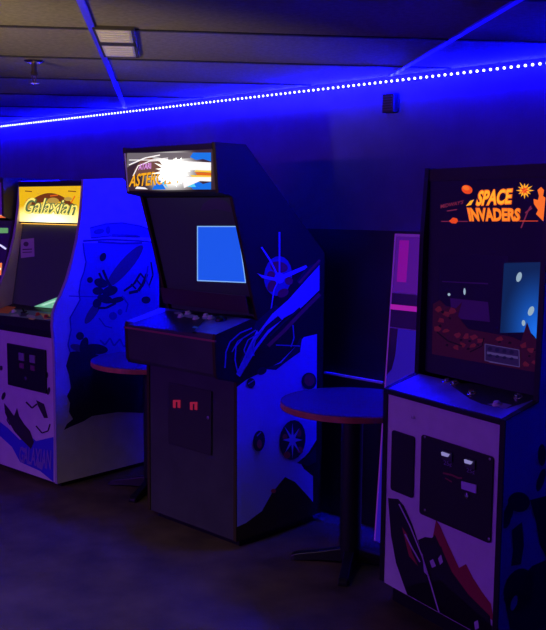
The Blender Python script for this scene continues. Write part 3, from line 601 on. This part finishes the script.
# printed front art
fk = mat('front_black', (.012, .01, .016), .5); fr_ = mat('front_red', (.42, .03, .05), .5); fw = mat('front_pale', (.62, .58, .7), .5)
decals('front_art', t, S, (0, .002, 0), (0, -1, 0), [
    (fr_, [[(399, 527), (405, 540), (413, 560), (420, 568), (410, 562), (402, 545)], [(436, 520), (440, 526), (446, 540), (459, 568), (466, 564), (473, 578), (482, 592), (491, 604), (494, 622), (470, 600), (448, 572), (440, 556), (433, 536)]]),
    (fk, [[(388, 498), (398, 499), (404, 506), (412, 524), (420, 548), (428, 566), (440, 600), (446, 622), (446, 640), (409, 599), (404, 586), (396, 563), (391, 536)],
          [(418, 540), (425, 537), (432, 538), (437, 532), (443, 552), (452, 572), (468, 594), (490, 616), (493, 650), (446, 640), (436, 600), (424, 570), (421, 552)],
          [(404, 586), (409.6, 599.5), (440, 616), (446, 640), (492, 660), (492, 626), (440, 580)]]),
    (fr_, [[(402, 527), (407, 534), (412, 553), (418, 566), (409, 556)], [(436, 521), (443, 534), (449, 552), (440, 546), (435, 535)]]),
    (fw, stroke([(399, 504), (410, 526), (422, 556), (430, 582), (440, 616)], 1.3) + stroke([(405, 534), (412, 548), (420, 562)], 1.4) + [[(422, 552), (425, 566), (430, 578), (424, 572)], [(474, 622), (478, 620), (479, 628), (475, 630)]]),
    (fw, [[(429.5, 561), (433, 559), (436, 566), (432, 568)], [(438, 558.5), (441, 554.5), (443, 562), (440, 565)]])], .0012, lim=[(0, -SW+.022, -.022), (2, .088, .86)])
# printed side art: dark tangled shapes
sk = mat('side_ink', (.012, .010, .02), .5)
decals('side_art', t, S, (0, 0, 0), (1, 0, 0), [(sk, [ell(519, 502, 11, 10, .2), ell(508, 515, 4.5, 14, .25), [(512, 530), (522, 522), (524, 545), (521, 564), (511, 566), (513, 550)], [(530, 500), (546, 496), (560, 520), (548, 560), (540, 545), (536, 522)],
     ell(519, 590, 15, 22, .25), [(505, 600), (520, 580), (532, 566), (546, 560), (560, 600), (546, 640), (520, 650), (512, 640)], ell(542, 455, 4, 11), ell(541, 480, 3.5, 12, .3)]),
    (sidem, [ell(513, 520, 2.4, 4.5, .3), ell(526, 536, 2.5, 8), ell(514, 603, 3, 8, .3)])], lim=[(1, .008, .565), (2, .092, 1.7)])

# ------------------------------------------------------------------ round tables
wood = mat('wood_edge', (.62, .20, .09), .45, noise=.25, nscale=12); topm = mat('table_laminate', (.10, .09, .085), .4, spec=.3)
def table(loc, r, label, rz):
    o = thing('pedestal_table', label, 'table', (*loc, 0), rz, 'round pedestal tables between the cabinets')
    tp = MB().rev((0, 0, .715), (0, 0, 1), [(r-.006, 0), (r-.001, .003), (r-.001, .0295)], 64).build('tabletop', topm, o)
    MB().rev((0, 0, .714), (0, 0, 1), [(r-.0008, .002), (r+.001, .004), (r+.001, .027), (r-.0008, .029)], 64).build('edge_band', wood, tp)
    MB().rev((0, 0, .03), (0, 0, 1), [(.048, 0), (.048, .67)], 28).build('column', BLACKM, o, smooth=True)
    MB().rev((0, 0, .695), (0, 0, 1), [(.05, 0), (.12, .006), (.12, .0195)], 28).build('mounting_plate', BLACKM, o)
    for k in range(4):
        q = math.pi/2*k; d = Vector((math.cos(q), math.sin(q), 0)); n = Vector((-d.y, d.x, 0))
        mb = MB(); sec = []
        for dist, w_, z0, z1 in ((.03, .028, .012, .075), (.14, .024, .010, .050), (.25, .026, .0, .030), (.27, .022, .0, .018)):
            p = d*dist; sec += [p-n*w_+Vector((0, 0, z0)), p+n*w_+Vector((0, 0, z0)), p+n*w_*.8+Vector((0, 0, z1)), p-n*w_*.8+Vector((0, 0, z1))]
        fs = [(0, 1, 2, 3), (15, 14, 13, 12)]
        for i in range(3):
            for j in range(4): fs.append((i*4+j, i*4+(j+1) % 4, i*4+4+(j+1) % 4, i*4+4+j))
        mb.add(sec, fs).build('foot', BLACKM, o, bevel=.004)
    return o
table((-2.60, -.455), .320, 'round wood-edged pedestal table between the tall black and orange-lettered cabinets', .6)
table((-4.10, -.425), .335, 'round wood-edged table half hidden between the yellow-marquee and tall black cabinets', .5)

# ------------------------------------------------------------------ glowing panel leaning on the wall
lp = thing('light_panel', 'tall magenta and violet lit panel leaning on the wall behind the right cabinet', 'light panel', (-2.705, -.150, 0), 0)
ty, th = .105, 1.475                       # leans back: top further in than the foot
def lpp(x, z, d=0): q = Vector((x, ty*z/th, z)); n = Vector((0, -th, ty)).normalized(); return q+n*d
lN = Vector((0, -th, ty)).normalized()
MB().slab([lpp(0, 0), lpp(.40, 0), lpp(.40, th), lpp(0, th)], lN, .016).build('board', mat('violet_board', (.45, .30, .60), .4), lp)
fm = MB()
fm.slab([lpp(0, 0, .004), lpp(.006, 0, .004), lpp(.006, th, .004), lpp(0, th, .004)], lN, .004); fm.slab([lpp(.010, th-.012, .004), lpp(.4, th-.012, .004), lpp(.4, th, .004), lpp(.010, th, .004)], lN, .004)
fm.build('frame', lit('panel_frame_pink', (.16, .02, .38), .6), lp)
def band(nm, mm, x0, x1, z0, z1, d=.0015): return MB().slab([lpp(x0, z0, d), lpp(x1, z0, d), lpp(x1, z1, d), lpp(x0, z1, d)], lN, .0012).build(nm, mm, lp)
band('lit_pane', lit('pane_violet', (.10, .008, .30), .62), .012, .38, 1.20, th-.014)
band('lit_pane', lit('pane_magenta', (.24, .004, .30), .8), .03, .085, 1.25, th-.03, .0025)
band('dark_band', mat('pane_dark', (.05, .02, .07), .4), .003, .38, 1.035, 1.195)
band('lit_line', lit('line_pink', (.40, .012, .36), .85), .003, .38, 1.118, 1.142, .004)
lw = [(.003, .0), (.38, .0), (.38, 1.03), (.055, 1.03), (.050, .90), (.035, .835), (.003, .80)]
MB().slab([lpp(x, z, .0015) for x, z in lw], lN, .0012).build('lit_pane', lit('pane_blue_violet', (.028, .008, .42), .6), lp)
MB().slab([lpp(x, z, .0015) for x, z in [(.003, .80), (.035, .835), (.050, .90), (.055, 1.03), (.003, 1.03)]], lN, .0012).build('dark_band', mat('pane_dark', (0, 0, 0)), lp)

# ------------------------------------------------------------------ lights of the room, with added fills
def area(name, loc, target, sx, sy, col, power, spread=math.pi):
    l = bpy.data.lights.new(name, 'AREA'); l.shape = 'RECTANGLE'; l.size = sx; l.size_y = sy; l.color = col; l.energy = power; l.spread = spread
    o = bpy.data.objects.new(name, l); COL.objects.link(o); o.location = loc
    o.rotation_euler = (Vector(target)-Vector(loc)).to_track_quat('-Z', 'Y').to_euler(); return o
# unseen violet fill added behind the viewer to brighten the cabinet fronts
area('violet_fill', (-4.9, -6.2, 2.12), (-4.0, -1.0, .6), 4.5, .12, (.30, .045, 1.0), 85)
# warm uplight washing the ceiling in front of the cabinets
l = bpy.data.lights.new('warm_uplight', 'SPOT'); l.energy = 105; l.color = (1, .74, .34); l.spot_size = math.radians(50); l.spot_blend = 1.0; l.shadow_soft_size = .12
o = bpy.data.objects.new('warm_uplight', l); COL.objects.link(o); o.location = (-2.7, -3.35, 1.25)
o.rotation_euler = (Vector((-3.05, -1.75, H))-o.location).to_track_quat('-Z', 'Y').to_euler()

# unseen dim warm spot added over the aisle to lift the floor
l = bpy.data.lights.new('aisle_fill', 'SPOT'); l.energy = 52; l.color = (1, .74, .66); l.spot_size = math.radians(70); l.spot_blend = 1.0; l.shadow_soft_size = .1
o = bpy.data.objects.new('aisle_fill', l); COL.objects.link(o); o.location = (-2.3, -3.2, 2.1)
o.rotation_euler = (Vector((-3.05, -2.15, 0))-o.location).to_track_quat('-Z', 'Y').to_euler()
wd = bpy.data.worlds.new('world'); SC.world = wd; wd.use_nodes = True
wd.node_tree.nodes['Background'].inputs['Color'].default_value = (.01, .008, .03, 1); wd.node_tree.nodes['Background'].inputs['Strength'].default_value = .1
SC.view_settings.view_transform = 'Standard'; SC.view_settings.look = 'None'; SC.view_settings.gamma = 1; SC.view_settings.exposure = 0
SC.view_settings.use_curve_mapping = False
